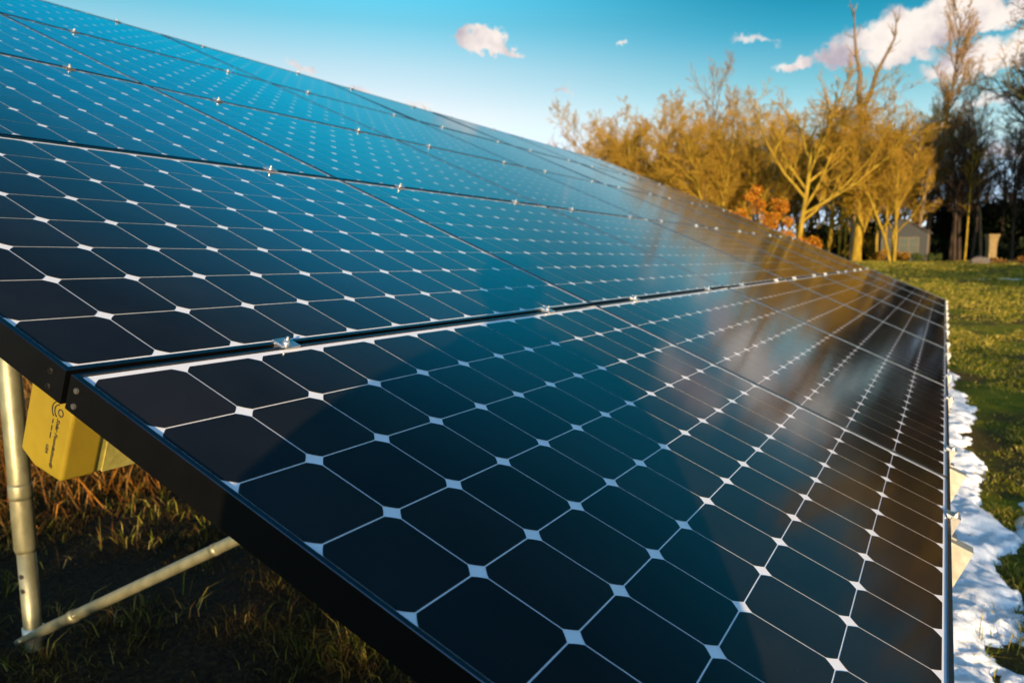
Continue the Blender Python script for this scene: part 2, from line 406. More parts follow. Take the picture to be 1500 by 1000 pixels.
# ------------------------------------------------------------------ ground, grass, snow
def ground():
    nprs = np.random.RandomState(1)
    ax = np.concatenate([np.linspace(-1500, -120, 12), np.linspace(-100, -12, 30), np.linspace(-10, 16, 131)[0:], np.linspace(16.6, 60, 60), np.linspace(62, 150, 40), np.linspace(170, 3000, 16)])
    ay = np.concatenate([np.linspace(-2500, -120, 12), np.linspace(-100, -14, 30), np.linspace(-12, 12, 121), np.linspace(13, 100, 45), np.linspace(120, 2500, 12)])
    X, Y = np.meshgrid(ax, ay, indexing='ij')
    d = np.hypot(X - CAM.x, Y - CAM.y); tt = np.clip((d - 12) / 68, 0, 1); Z = 1.22 * tt * tt * (3 - 2 * tt); Z[X < CAM.x - 4] = 0
    Z += .022 * np.sin(X * 2.1 + 1.3 * np.sin(Y * 1.7)) * np.sin(Y * 2.6 + 1.1 * np.sin(X * 1.3)) * np.clip(1.2 - d / 60, 0, 1)
    n, m = X.shape; idx = np.arange(n * m).reshape(n, m)
    F = np.stack([idx[:-1, :-1].ravel(), idx[1:, :-1].ravel(), idx[1:, 1:].ravel(), idx[:-1, 1:].ravel()], 1)
    mt = mat('lawn_soil', rough=.95); t = NT(mt.node_tree); b = mt.node_tree.nodes['Principled BSDF']; b.inputs['Specular IOR Level'].default_value = .1
    tc = t.new('ShaderNodeTexCoord'); big = t.noise(tc.outputs['Object'], .55, 6, .65); mid = t.noise(tc.outputs['Object'], 3.0, 6, .65); fn = t.noise(tc.outputs['Object'], 40.0, 4, .6)
    green = t.ramp(mid.outputs['Fac'], [(.3, (.085, .095, .006)), (.5, (.16, .155, .009)), (.68, (.24, .20, .018))])
    brown = t.ramp(fn.outputs['Fac'], [(.3, (.05, .034, .010)), (.55, (.10, .07, .018)), (.75, (.17, .12, .03))])
    lawn = t.mix(t.ss(big.outputs['Fac'], .46, .58), green, brown)
    # ground under the array, darkened in colour for the shade there
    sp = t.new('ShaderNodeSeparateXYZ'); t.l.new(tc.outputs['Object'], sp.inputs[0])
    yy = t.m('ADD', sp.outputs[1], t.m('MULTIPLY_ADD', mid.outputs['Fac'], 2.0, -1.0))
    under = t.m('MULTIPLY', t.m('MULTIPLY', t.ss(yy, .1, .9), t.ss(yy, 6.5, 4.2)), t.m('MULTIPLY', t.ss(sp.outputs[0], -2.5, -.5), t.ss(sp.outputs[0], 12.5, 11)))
    shaded_soil = t.ramp(fn.outputs['Fac'], [(.3, (.012, .008, .004)), (.55, (.030, .019, .008)), (.75, (.07, .042, .014))])
    t.l.new(t.mix(under, lawn, shaded_soil), b.inputs['Base Color'])
    bp = t.new('ShaderNodeBump'); bp.inputs['Strength'].default_value = .9; bp.inputs['Distance'].default_value = .06
    t.l.new(t.m('ADD', mid.outputs['Fac'], t.m('MULTIPLY', fn.outputs['Fac'], .5)), bp.inputs['Height']); t.l.new(bp.outputs[0], b.inputs['Normal'])
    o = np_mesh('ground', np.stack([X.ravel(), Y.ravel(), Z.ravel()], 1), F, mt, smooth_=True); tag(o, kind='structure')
ground()
def gz_np(X, Y):
    d = np.hypot(X - CAM.x, Y - CAM.y); tt = np.clip((d - 12) / 68, 0, 1); Z = 1.22 * tt * tt * (3 - 2 * tt); Z[X < CAM.x - 4] = 0
    return Z + .022 * np.sin(X * 2.1 + 1.3 * np.sin(Y * 1.7)) * np.sin(Y * 2.6 + 1.1 * np.sin(X * 1.3)) * np.clip(1.2 - d / 60, 0, 1)
def leafmat(name, stops, trans=.25, rough=.6):
    """leaf or blade: colour varies from piece to piece, some light passes through"""
    m = bpy.data.materials.new(name); m.use_nodes = True; t = NT(m.node_tree); b = m.node_tree.nodes['Principled BSDF']; out = m.node_tree.nodes['Material Output']
    g = t.new('ShaderNodeNewGeometry'); col = t.ramp(g.outputs['Random Per Island'], stops)
    t.l.new(col, b.inputs['Base Color']); b.inputs['Roughness'].default_value = rough; b.inputs['Specular IOR Level'].default_value = .06
    tr = t.new('ShaderNodeBsdfTranslucent'); t.l.new(col, tr.inputs[0])
    mx = t.new('ShaderNodeMixShader'); mx.inputs[0].default_value = trans
    t.l.new(b.outputs[0], mx.inputs[1]); t.l.new(tr.outputs[0], mx.inputs[2]); t.l.new(mx.outputs[0], out.inputs[0])
    return m
G_GREEN = leafmat('grass_blade', [(0, (.055, .075, .006)), (.35, (.115, .13, .010)), (.62, (.20, .19, .018)), (.8, (.31, .25, .045)), (1, (.42, .32, .10))])
G_SHADE = leafmat('shade_dark_grass', [(0, (.018, .012, .005)), (.5, (.045, .028, .008)), (.8, (.080, .052, .011)), (1, (.20, .12, .025))])  # blades darkened in colour for the shade under the array
G_ORANGE = leafmat('rusty_weed', [(0, (.09, .030, .006)), (.4, (.20, .075, .010)), (.75, (.30, .13, .018)), (1, (.42, .24, .06))])
G_SUN_STRAW = leafmat('sunlit_straw_grass', [(0, (.24, .19, .018)), (.5, (.38, .28, .03)), (1, (.52, .39, .09))])  # dry blades, also the bright colour of the sunlit lawn band
G_DRY = leafmat('dry_weed', [(0, (.10, .045, .012)), (.4, (.20, .09, .02)), (.75, (.28, .15, .04)), (1, (.40, .27, .10))])
def blades(name, X, Y, H, W, lean, mats, mi_frac, seed, label_kind='stuff'):
    rs = np.random.RandomState(seed); n = len(X); Z = gz_np(X, Y) - .01
    a = rs.uniform(0, 2 * np.pi, n); la = rs.uniform(0, 2 * np.pi, n); L = lean * H * rs.uniform(.2, 1.2, n)
    wx, wy = np.cos(a) * W / 2, np.sin(a) * W / 2; lx, ly = np.cos(la) * L, np.sin(la) * L
    P = np.zeros((n, 6, 3))
    for k, (h, w, l) in enumerate(((0, 1, 0), (.55, .75, .35), (.96, .12, 1.0))):
        for sgn, q in ((-1, 0), (1, 1)):
            P[:, 2 * k + q, 0] = X + sgn * wx * w + lx * l; P[:, 2 * k + q, 1] = Y + sgn * wy * w + ly * l; P[:, 2 * k + q, 2] = Z + H * h * (1 if k < 2 else 1 - .25 * lean)
    base = (np.arange(n) * 6)[:, None]
    F = np.concatenate([base + np.array([[0, 1, 3, 2]]), base + np.array([[2, 3, 5, 4]])], 0)
    mi = (rs.rand(n) < mi_frac).astype(int); mi = np.concatenate([mi, mi])
    o = np_mesh(name, P.reshape(-1, 3), F, mats, mi); tag(o, kind=label_kind); return o
def clump(X, Y, s=1.0, ph=0.0):
    return 1.3 * vfbm(X * 3.2 * s + ph * 11, Y * 3.2 * s, 3, 11, .6) + .55 * vnoise(X * .45 * s + ph, Y * .45 * s, 5)
def grass():
    rs = np.random.RandomState(5)
    # the lawn beside the array, thinning into the distance (even spacing in view depth)
    n = 330000; d = 1.6 + 74 * rs.rand(n) ** 2.1; az = np.radians(rs.uniform(-16, 14, n))
    X, Y = CAM.x + d * np.cos(az), CAM.y + d * np.sin(az); ok = (Y < -.03) | (X > 11.2); X, Y, d = X[ok], Y[ok], d[ok]
    ok = (Y < np.where(X < 4.6, -.33, -.22) + .1 * vnoise(X * 3, Y * 3)) | (rs.rand(len(X)) < .06) | (X > 11.1); X, Y, d = X[ok], Y[ok], d[ok]
    c = clump(X, Y) + .5 * np.sin(X * .7 + 1) * np.sin(Y * 1.1 + .3 * X); H = (.030 + .030 * rs.rand(len(X)) + .030 * np.clip(c, -.6, 1.3)) * np.clip(1 + d / 90, 1, 1.7)
    pt = vfbm(X * .38, Y * .75, 3, 77); ok = rs.rand(len(X)) < np.clip(.55 + .5 * c, .12, 1) * np.clip(1.05 + 1.1 * pt, .12, 1); X, Y, d, H, c, pt = X[ok], Y[ok], d[ok], H[ok], c[ok], pt[ok]; H = H * np.clip(1.05 + .5 * pt, .6, 1.5)
    blades('grass', X, Y, np.clip(H, .015, .2), .0022 + .0009 * d, 1.1, [G_GREEN, G_SUN_STRAW], .06 + .20 * (pt > .35) + .34 * np.clip((d - 12) / 4, 0, 1) * np.clip((28 - d) / 4, 0, 1), 6)  # more straw blades at middle distance paint the sunlit band
    # sparse rough grass under the array, the shade put into its colour
    n = 260000; X = rs.uniform(-1.5, 9, n); Y = rs.uniform(.1, 6, n); c = clump(X, Y, .8, 1.0)
    ok = rs.rand(n) < np.clip(.62 + .45 * c, .2, .95); X, Y, c = X[ok], Y[ok], c[ok]
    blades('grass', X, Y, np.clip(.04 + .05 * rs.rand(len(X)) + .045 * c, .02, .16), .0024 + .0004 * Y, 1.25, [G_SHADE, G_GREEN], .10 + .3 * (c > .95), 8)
    n = 90000; X = rs.uniform(-1.5, 14, n); Y = rs.uniform(5, 15, n); c = clump(X, Y, .8, 1.0); ok = rs.rand(n) < np.clip(.5 + .5 * c, .1, 1); X, Y, c = X[ok], Y[ok], c[ok]
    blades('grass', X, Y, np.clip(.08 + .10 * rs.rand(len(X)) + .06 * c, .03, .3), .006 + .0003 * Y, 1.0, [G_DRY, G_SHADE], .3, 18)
    # taller dry stems behind
    n = 42000; X = rs.uniform(-1, 14, n); Y = rs.uniform(4.2, 12, n); c = clump(X, Y, .6, 2.0); ok = c > -.35; X, Y = X[ok], Y[ok]
    blades('dry_weeds', X, Y, .08 + .34 * rs.rand(len(X)) ** 2, .005 + .006 * rs.rand(len(X)), 1.1, [G_ORANGE, G_DRY], .4, 9)
    n = 1500; X = rs.uniform(-1, 14, n); Y = rs.uniform(4.6, 11, n); c = clump(X, Y, .9, 2.0); ok = c > .1; X, Y = X[ok], Y[ok]
    blades('dry_weeds', X, Y, .3 + .8 * rs.rand(len(X)), .008 + .007 * rs.rand(len(X)), .35, [G_DRY, G_ORANGE], .3, 19)
    n = 14000; X = rs.uniform(.4, 7, n); Y = rs.uniform(1.0, 5.2, n); c = clump(X, Y, 1.1, .4); ok = c > .45; X, Y = X[ok], Y[ok]
    blades('grass', X, Y, .05 + .10 * rs.rand(len(X)), .0035 + .0006 * Y, 1.0, [G_GREEN, G_DRY], .35, 29)
grass()
def snow():
    rs = np.random.RandomState(3)
    def fbm(x, y, o=4):
        r = 0
        for k in range(o):
            f = 2.1 ** k; r = r + (np.sin(x * f * 1.7 + 3.1 * k + 1.5 * np.sin(y * f * 1.3 + k)) * np.sin(y * f * 2.1 + 1.7 * k + 1.3 * np.sin(x * f * 1.1))) / 1.75 ** k
        return r
    m = mat('snow_white', (.88, .90, .93), .55); t = NT(m.node_tree); b = m.node_tree.nodes['Principled BSDF']
    b.inputs['Subsurface Weight'].default_value = .25; b.inputs['Subsurface Radius'].default_value = (.03, .04, .05); b.inputs['Subsurface Scale'].default_value = .4
    tc = t.new('ShaderNodeTexCoord'); nz = t.noise(tc.outputs['Object'], 70.0, 8, .7); bp = t.new('ShaderNodeBump'); bp.inputs['Strength'].default_value = .7; bp.inputs['Distance'].default_value = .008
    dirt = t.noise(tc.outputs['Object'], 9.0, 8, .7); t.l.new(t.mix(t.ss(dirt.outputs['Fac'], .58, .80, 0, .7), (.88, .90, .93), (.52, .49, .44)), b.inputs['Base Color'])
    t.l.new(nz.outputs['Fac'], bp.inputs['Height']); t.l.new(bp.outputs[0], b.inputs['Normal'])
    def patch(name, xs, ys, inside, hgt):
        X, Y = np.meshgrid(xs, ys, indexing='ij'); f = inside(X, Y); H = hgt * np.sqrt(np.clip(f, 0, 1)) * (1 + .42 * vfbm(X * 3.4, Y * 4.4, 4, 31, .55)) + .0075 * vfbm(X * 18, Y * 18, 4, 41, .65) * np.clip(f * 3, 0, 1)
        Z = gz_np(X, Y) - .03 + np.where(f > 0, np.maximum(H, 0) + .03, 0)
        n, k = X.shape; idx = np.arange(n * k).reshape(n, k); F = np.stack([idx[:-1, :-1].ravel(), idx[1:, :-1].ravel(), idx[1:, 1:].ravel(), idx[:-1, 1:].ravel()], 1)
        keep = (f.ravel()[F] > -.12).any(1); F = F[keep]
        used, inv = np.unique(F, return_inverse=True); V = np.stack([X.ravel(), Y.ravel(), Z.ravel()], 1)[used]
        o = np_mesh(name, V, inv.reshape(-1, 4), m, smooth_=True); tag(o, kind='stuff')
    def band(X, Y):
        e = -.155 - .13 * vfbm(X * 1.3, Y * .9 + 4, 3, 21) - .060 * vfbm(X * 6, Y * 6, 4, 23, .65) - .045 * np.clip((4.4 - X) / .6, 0, 1) - .10 * np.clip(1 - np.abs(X - 4.1) / .5, 0, 1)
        e = np.minimum(e, -.05 + .02 * vfbm(X * 8, Y * 8, 3, 5))
        a = np.clip((Y - e) / .16, -1, 1); c = np.clip((.34 + .06 * fbm(X * 2, Y) - Y) / .2, -1, 1); g = np.clip((10.95 - X) / .4, -1, 1) * np.clip((X + .5) / .3, -1, 1)
        return np.minimum(np.minimum(a, c), np.where(g > 0, 1, -1))
    patch('snow', np.concatenate([np.arange(-.6, 6, .016), np.arange(6, 11.2, .03)]), np.arange(-.95, .48, .016), band, .062)
    def lump(X, Y): return 1 - ((X - 4.35 - .12 * vfbm(X * 4, Y * 4, 3, 3)) / .48) ** 2 - ((Y + .60 + .07 * vfbm(Y * 5, X * 4, 3, 8)) / .19) ** 2
    patch('snow', np.arange(3.7, 5.0, .03), np.arange(-.95, -.3, .02), lump, .05)
    def streak(X, Y): return (1 - ((X - 41 - .55 * (Y + 3.5) - .9 * fbm(X * .3, Y * .5)) / 1.5) ** 2 - ((Y + 3.2) / 4.2) ** 2) * .9 + .45 * fbm(X * 1.5, Y * 1.2) - .85
    patch('snow', np.arange(35, 47, .15), np.arange(-9, 2.5, .15), streak, .03)
snow()

# ------------------------------------------------------------------ trees
def barkmat(name, stops, scale=3.0):
    m = noisy(name, stops, scale, rough=.85, bump=.4, stretch=(1, 1, .35)); m.node_tree.nodes['Principled BSDF'].inputs['Specular IOR Level'].default_value = .1; return m
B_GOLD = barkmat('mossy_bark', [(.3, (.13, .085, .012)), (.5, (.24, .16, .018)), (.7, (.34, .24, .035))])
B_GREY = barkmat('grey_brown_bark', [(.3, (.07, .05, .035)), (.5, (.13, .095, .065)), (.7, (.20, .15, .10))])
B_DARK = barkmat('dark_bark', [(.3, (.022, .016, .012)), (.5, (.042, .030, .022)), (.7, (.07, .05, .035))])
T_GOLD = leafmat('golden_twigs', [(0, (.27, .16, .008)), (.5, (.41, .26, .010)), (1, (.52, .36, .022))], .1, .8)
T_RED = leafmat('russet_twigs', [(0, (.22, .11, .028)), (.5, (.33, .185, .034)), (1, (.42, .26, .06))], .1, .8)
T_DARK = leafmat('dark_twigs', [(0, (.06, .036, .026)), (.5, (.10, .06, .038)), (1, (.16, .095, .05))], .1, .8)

class Tree:
    """bare tree: level 0 = trunk, then limbs, branches, twigs, each a tapering bent tube"""
    def __init__(s, seed): s.r = np.random.RandomState(seed); s.lines = {0: [], 1: [], 2: [], 3: [], 4: []}
    def branch(s, p, d, L, r0, r1, lev, nseg, wander, up):
        pts = [np.array(p, float)]; d = np.array(d, float); dirs = [d]
        for i in range(nseg):
            d = d + s.r.normal(0, wander, 3) + np.array([0, 0, up]); d /= np.linalg.norm(d)
            pts.append(pts[-1] + d * L / nseg); dirs.append(d)
        rad = np.linspace(r0, r1, nseg + 1); s.lines[lev].append((np.array(pts), rad)); return np.array(pts), dirs, rad
    def side(s, d, ang):
        a = s.r.normal(0, 1, 3); a -= d * a.dot(d); a /= np.linalg.norm(a); return d * math.cos(ang) + a * math.sin(ang)
    def grow(s, p, d, L, r, lev, spec):
        n, wander, up = spec['seg'][lev], spec['wander'][lev], spec['up'][lev]
        pts, dirs, rad = s.branch(p, d, L, r, max(r * spec['taper'][lev], spec['rmin']), lev, n, wander, up)
        if lev >= spec['depth']: return
        k = spec['kids'][lev]; k = max(1, int(round(k * s.r.uniform(.8, 1.2))))
        for i in range(k):
            f = spec['start'][lev] + (1 - spec['start'][lev]) * ((i + s.r.rand()) / k) ** spec.get('pow', 1.0)
            x = f * n; j = min(int(x), n - 1); q = pts[j] + (pts[j + 1] - pts[j]) * (x - j); rr = rad[j] + (rad[j + 1] - rad[j]) * (x - j)
            shape = spec['shape'](f) if lev == 0 else (1 - .55 * f)
            LL = L * spec['ratio'][lev] * shape * s.r.uniform(.7, 1.25)
            s.grow(q, s.side(dirs[j + 1], spec['ang'][lev] * s.r.uniform(.65, 1.3)), LL, min(rr * .75, r * spec['rr'][lev]), lev + 1, spec)
    def mesh(s, name, mats, parent, levels, sides):
        V, F, MI = [], [], []; o = 0
        for lev in levels:
            k = sides[lev]; ang = np.arange(k) * 2 * np.pi / k
            for pts, rad in s.lines[lev]:
                n = len(pts); T = np.gradient(pts, axis=0); T /= np.linalg.norm(T, axis=1)[:, None] + 1e-9
                ref = np.array([0, 0, 1.]) if abs(T[0][2]) < .8 else np.array([1., 0, 0])
                e1 = np.cross(T, ref); e1 /= np.linalg.norm(e1, axis=1)[:, None] + 1e-9; e2 = np.cross(T, e1)
                ring = pts[:, None, :] + rad[:, None, None] * (e1[:, None, :] * np.cos(ang)[None, :, None] + e2[:, None, :] * np.sin(ang)[None, :, None])
                V.append(ring.reshape(-1, 3)); i = np.arange(n - 1)[:, None] * k; j = np.arange(k)[None, :]; j2 = (j + 1) % k
                F.append(np.stack([i + j, i + j2, i + k + j2, i + k + j], 2).reshape(-1, 4) + o); MI += [min(max(lev - 2, 0), len(mats) - 1)] * ((n - 1) * k); o += n * k
        return np_mesh(name, np.concatenate(V), np.concatenate(F), mats, MI if len(mats) > 1 else None, parent, True)
def make_tree(name, label, cat, seed, spec, H, bark, twig, group=None, tip=None):
    t = Tree(seed); base = [0, 0, -.3]
    for k in range(spec.get('stems', 1)):
        a = 2 * math.pi * k / max(1, spec.get('stems', 1)) + t.r.rand(); sp = spec.get('spread', 0) * t.r.uniform(.6, 1.2)
        d = np.array([math.cos(a) * sp, math.sin(a) * sp, 1.0]); d /= np.linalg.norm(d)
        t.grow([.15 * math.cos(a) * (spec.get('stems', 1) > 1), .15 * math.sin(a) * (spec.get('stems', 1) > 1), -.3], d, H * spec['trunk'] * t.r.uniform(.9, 1.05), spec['r0'], 0, spec)
    root = thing(name, label, cat, group=group)
    t.mesh('trunk', [bark], root, [0], {0: 9}); t.mesh('crown', [bark, twig, tip or twig], root, [1, 2, 3, 4], {1: 6, 2: 4, 3: 3, 4: 3})
    return root
S_SPREAD = dict(depth=4, seg=[5, 7, 5, 4, 3], wander=[.06, .13, .18, .22, .25], up=[.02, .09, .05, .04, .03], taper=[.55, .2, .25, .4, .6], kids=[9, 12, 9, 8], start=[.36, .14, .1, .1], ang=[.74, .7, .7, .7], ratio=[.98, .46, .46, .52], rr=[.6, .42, .42, .5], rmin=.011, shape=lambda f: 1.05 - .25 * f, trunk=.60, r0=.25)
S_MULTI = dict(S_SPREAD, stems=3, spread=.30, trunk=.86, kids=[12, 10, 8, 7], start=[.20, .12, .1, .1], ang=[.68, .7, .7, .7], ratio=[.46, .50, .5, .52], r0=.145, rr=[.5, .45, .45, .5], taper=[.2, .2, .3, .4, .6], wander=[.10, .14, .18, .22, .25], shape=lambda f: 1.15 - .55 * f)
S_TALL = dict(S_SPREAD, seg=[12, 6, 5, 4, 3], wander=[.035, .10, .15, .2, .2], up=[.03, .08, .06, .05, .04], taper=[.12, .2, .3, .4, .6], kids=[22, 8, 7, 5], start=[.30, .15, .1, .1], ang=[.66, .65, .7, .65], ratio=[.24, .48, .5, .5], trunk=1.0, r0=.20, rr=[.34, .45, .45, .5], shape=lambda f: .55 + 1.0 * f - .95 * f ** 3)
S_FAN = dict(S_TALL, kids=[15, 9, 6, 4], start=[.55, .15, .1, .1], ratio=[.135, .5, .5, .5], ang=[.55, .5, .6, .6], shape=lambda f: .8 + .35 * f, r0=.24, rmin=.014)
S_POLE = dict(S_TALL, kids=[14, 7, 6, 4], start=[.40, .2, .1, .1], ratio=[.19, .5, .5, .5], r0=.13, taper=[.3, .2, .3, .4, .6])
S_SHRUB = dict(S_MULTI, stems=9, spread=.6, trunk=.8, depth=3, kids=[8, 7, 5, 0], r0=.035, ratio=[.42, .5, .5, .5], rmin=.008)

GOLDEN = 'golden lit trees along the far edge of the lawn'; DARKG = 'dim bare trees at the right of the lawn edge'; BACK = 'bare trees filling the wood behind'
def put(o, px, dist, rotz, scale, label=None, group=None, dz=0):
    p = at(px, dist); p.z += dz
    if label is None: o.location = p; o.rotation_euler = (0, 0, rotz); o.scale = (scale,) * 3; return o
    return dup(o, label, p, rotz, scale, group)
# one tree of each kind, then copies
oak = put(make_tree('bare_tree', 'large golden bare tree with low spreading limbs behind the orange leaved bush', 'tree', 11, S_SPREAD, 16.2, B_GOLD, T_GOLD, GOLDEN, T_RED), 1166, 69, 2.4, 1.02)
multi = put(make_tree('bare_tree', 'many stemmed golden bare tree leftmost along the lawn edge, just past the array top', 'tree', 23, S_MULTI, 14.3, B_GOLD, T_GOLD, GOLDEN, T_RED), 868, 84, 0, .98)
tall = put(make_tree('bare_tree', 'tall thin grey bare tree rising above the golden crowns right of the left clump', 'tree', 31, S_TALL, 20.5, B_GREY, T_RED, GOLDEN), 1022, 92, 0, 1.0)
pole = put(make_tree('bare_tree', 'slim golden pole tree left of the wide trunk near the shed', 'tree', 43, S_POLE, 15.0, B_GOLD, T_GOLD, GOLDEN, T_RED), 1228, 78, 0, 1.0)
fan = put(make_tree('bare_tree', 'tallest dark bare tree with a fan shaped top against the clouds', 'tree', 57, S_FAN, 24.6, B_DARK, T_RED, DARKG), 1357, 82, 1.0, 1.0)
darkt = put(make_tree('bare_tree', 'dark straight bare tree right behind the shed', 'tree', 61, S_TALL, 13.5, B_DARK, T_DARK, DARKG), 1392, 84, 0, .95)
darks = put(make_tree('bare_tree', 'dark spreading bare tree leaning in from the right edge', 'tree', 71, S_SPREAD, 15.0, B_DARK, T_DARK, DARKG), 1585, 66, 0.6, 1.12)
for (px, D, rz, sc, src, lab, g) in [
    (912, 80, 1.9, 1.08, multi, 'broad golden bare tree in the middle of the left clump', GOLDEN),
    (950, 86, 3.3, 1.12, multi, 'golden many stemmed tree at the right of the left clump', GOLDEN),
    (1000, 78, 4.4, 1.02, multi, 'golden bush like tree between the left clump and the tall grey tree', GOLDEN),
    (1046, 76, 2.2, 1.05, multi, 'dense golden tree above the left of the orange bush', GOLDEN),
    (1092, 82, 5.2, 1.13, multi, 'golden bare tree straight above the orange bush', GOLDEN),
    (1062, 88, 1.2, .93, oak, 'golden spreading tree half hidden behind the dense golden tree', GOLDEN),
    (1120, 90, 2.7, .98, oak, 'golden spreading tree just left of the large low limbed tree', GOLDEN),
    (1212, 84, 2.0, .97, oak, 'russet topped spreading tree right of the large low limbed tree', GOLDEN),
    (1238, 76, 2.4, .98, pole, 'slim golden pole tree closest to the left of the wide trunk', GOLDEN),
    (1284, 75, 4.1, .95, pole, 'slim golden pole tree left of the shed wall', GOLDEN),
    (1296, 77, 5.1, .90, pole, 'thin golden pole tree against the left corner of the shed', GOLDEN),
    (1255, 83, .3, .92, multi, 'golden many stemmed tree behind the wide trunk near the shed', GOLDEN),
    (1308, 71, 1.3, .95, multi, 'golden forking tree in front of the shed', GOLDEN),
    (1330, 86, 3.0, .98, multi, 'russet tree rising behind the shed roof', GOLDEN),
    (1342, 79, .7, .96, tall, 'golden brown bare tree at the right corner of the shed', GOLDEN),
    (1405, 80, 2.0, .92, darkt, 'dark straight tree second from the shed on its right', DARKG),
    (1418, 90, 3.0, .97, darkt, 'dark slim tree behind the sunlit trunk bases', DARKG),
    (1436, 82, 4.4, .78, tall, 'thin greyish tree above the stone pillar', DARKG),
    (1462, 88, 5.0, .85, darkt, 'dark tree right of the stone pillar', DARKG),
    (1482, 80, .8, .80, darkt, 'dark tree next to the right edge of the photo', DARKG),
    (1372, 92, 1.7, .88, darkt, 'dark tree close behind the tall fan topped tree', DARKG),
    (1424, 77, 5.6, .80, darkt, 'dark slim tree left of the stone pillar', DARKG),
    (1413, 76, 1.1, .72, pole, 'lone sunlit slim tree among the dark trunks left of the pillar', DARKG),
    (1398, 77, 2.9, .78, darkt, 'dark slim tree, first right of the shed', DARKG)]:
    put(src, px, D, rz, sc, lab, g)
# trees of the wood behind, smaller in the picture
rb = random.Random(12)
for i in range(26):                      # behind the golden front rank
    px = 905 + i * 17 + rb.uniform(-7, 7); D = rb.uniform(86, 116); src = (multi, oak, multi, tall)[i % 4]
    put(src, px, D, rb.uniform(0, 6.2), rb.uniform(.84, 1.10) * (D / 92) * (.78 if src is tall else 1.0), 'golden brown bare tree among those packed into the wood behind the front rank', BACK)
for i in range(16):
    px = 1352 + i * 22 + rb.uniform(-8, 8); D = rb.uniform(88, 118)
    put((darkt, tall, darkt, darks)[i % 4], px, D, rb.uniform(0, 6.2), rb.uniform(.80, .98) * (1 if i % 4 != 1 else .72), 'dim bare tree among those packed into the shaded wood on the right', BACK)
# tops of far trees showing over the upper edge of the array
for (px, D, sc, lab) in [(640, 92, (.95, .95, 1.25), 'faint far treetop left of two showing over the array edge'), (735, 96, (.8, .8, 1.12), 'faint far treetop right of two showing over the array edge'), (106, 70, (.85, .85, 1.36), 'faint bare treetop over the array edge at the top left corner')]:
    a = R(_azel(px, 378.5)[0])
    dup(pole, lab, (CAM.x + D * math.cos(a), CAM.y + D * math.sin(a), .4), px, sc, 'far treetops over the array')
# trees beyond the right edge of the picture, mirrored in the panels
for (az_, D, sc, rz) in [(-10.5, 62, 1.05, 1), (-13.5, 70, 1.15, 2), (-17, 60, 1.1, 3), (-21, 66, 1.15, 4), (-25, 62, 1.1, 5), (-8.5, 74, 1.0, .4), (-12, 78, 1.2, 5.2), (-15.5, 74, 1.2, 1.7), (-19, 72, 1.1, 2.9), (-5.2, 90, 1.1, .9), (-6.8, 84, 1.15, 2.2), (-9.6, 80, 1.2, 4.0), (-11.5, 66, 1.0, 3.1), (-14.6, 64, 1.05, 5.5), (-18, 68, 1.1, .2)]:
    x, y = CAM.x + D * math.cos(R(az_)), CAM.y + D * math.sin(R(az_))
    dup(darks if az_ > -9 or D % 4 < 2 else oak, 'dark bare tree beyond the right of the photo, seen mirrored in the panels', (x, y, ground_z(x, y)), rz, sc * 1.25, 'dark trees right of the photo')

# the dead forked snag
def snag():
    t = Tree(5); spec = dict(S_SPREAD, depth=3, kids=[0, 6, 4, 0], ratio=[.3, .16, .5, .5], start=[.3, .25, .2, .2], ang=[.5, .7, .7, .7], rmin=.012, rr=[.3, .25, .4, .4])
    root = thing('dead_tree', 'tall dead tree forking into two bare spikes against the sky', 'tree')
    t.branch([0, 0, -.3], [.02, 0, 1], 14.9, .50, .36, 0, 8, .012, .0)
    p0 = t.lines[0][0][0][-1]
    def limb(p, pts, r0, r1):
        q = np.array([p + np.array(v) for v in pts]); t.lines[1].append((q, np.linspace(r0, r1, len(q))))
        for i in range(1, len(q) - 1):
            for _ in range(3):
                d = q[i + 1] - q[i]; d /= np.linalg.norm(d); t.grow(q[i], t.side(d, .6 * t.r.uniform(.6, 1.3)), t.r.uniform(.6, 1.9), .055, 2, spec)
    # local +y points to the viewer's left
    limb(p0, [(0, 0, -.2), (0, .45, 1.6), (0, .35, 3.2), (0, .75, 4.8), (.1, 1.0, 6.6), (.1, 1.15, 8.4), (.1, 1.6, 9.9)], .30, .03)
    limb(p0, [(0, 0, -.3), (0, -.7, 1.6), (0, -1.1, 3.2), (0, -1.9, 4.9), (0, -2.5, 6.2), (0, -2.6, 7.6), (0, -2.9, 9.0)], .25, .025)
    limb(p0 - np.array([0, 0, 3]), [(0, .2, 0), (.2, 1.0, 1.2), (.3, 2.0, 2.6), (.4, 2.8, 3.4)], .11, .015)
    t.mesh('trunk', [barkmat('bleached_bark', [(.3, (.17, .12, .07)), (.5, (.28, .20, .11)), (.7, (.40, .30, .17))], 1.5)], root, [0], {0: 10}); t.mesh('crown', [B_GREY, T_GOLD], root, [1, 2, 3], {1: 7, 2: 4, 3: 3})
    put(root, 1251, 80, R(_azel(1262, 378)[0]), .97)
snag()
# stout leaning golden trunk beside the shed
mb = MB(); mb.tube([(0, 0, -.3), (0, .05, .2), (0, .02, 1.2), (0, -.1, 3.6), (0, .1, 6.5), (0, -.05, 9.5)], [.62, .50, .42, .36, .26, .12], 14)
st = thing('bare_tree', 'wide golden tree trunk between the slim pole trees and the shed', 'tree', group=GOLDEN); mb.build('trunk', B_GOLD, st, True)
tw = Tree(77)
for z in np.linspace(3.5, 9.4, 12): tw.grow([0, 0, z], tw.side(np.array([0, 0, 1.]), .8), 3.2, .07, 1, dict(S_SPREAD, rr=[.5, .4, .4, .4]))
tw.mesh('crown', [B_GOLD, T_GOLD], st, [1, 2, 3, 4], {1: 5, 2: 4, 3: 3, 4: 3}); put(st, 1255, 74, 0, .92)

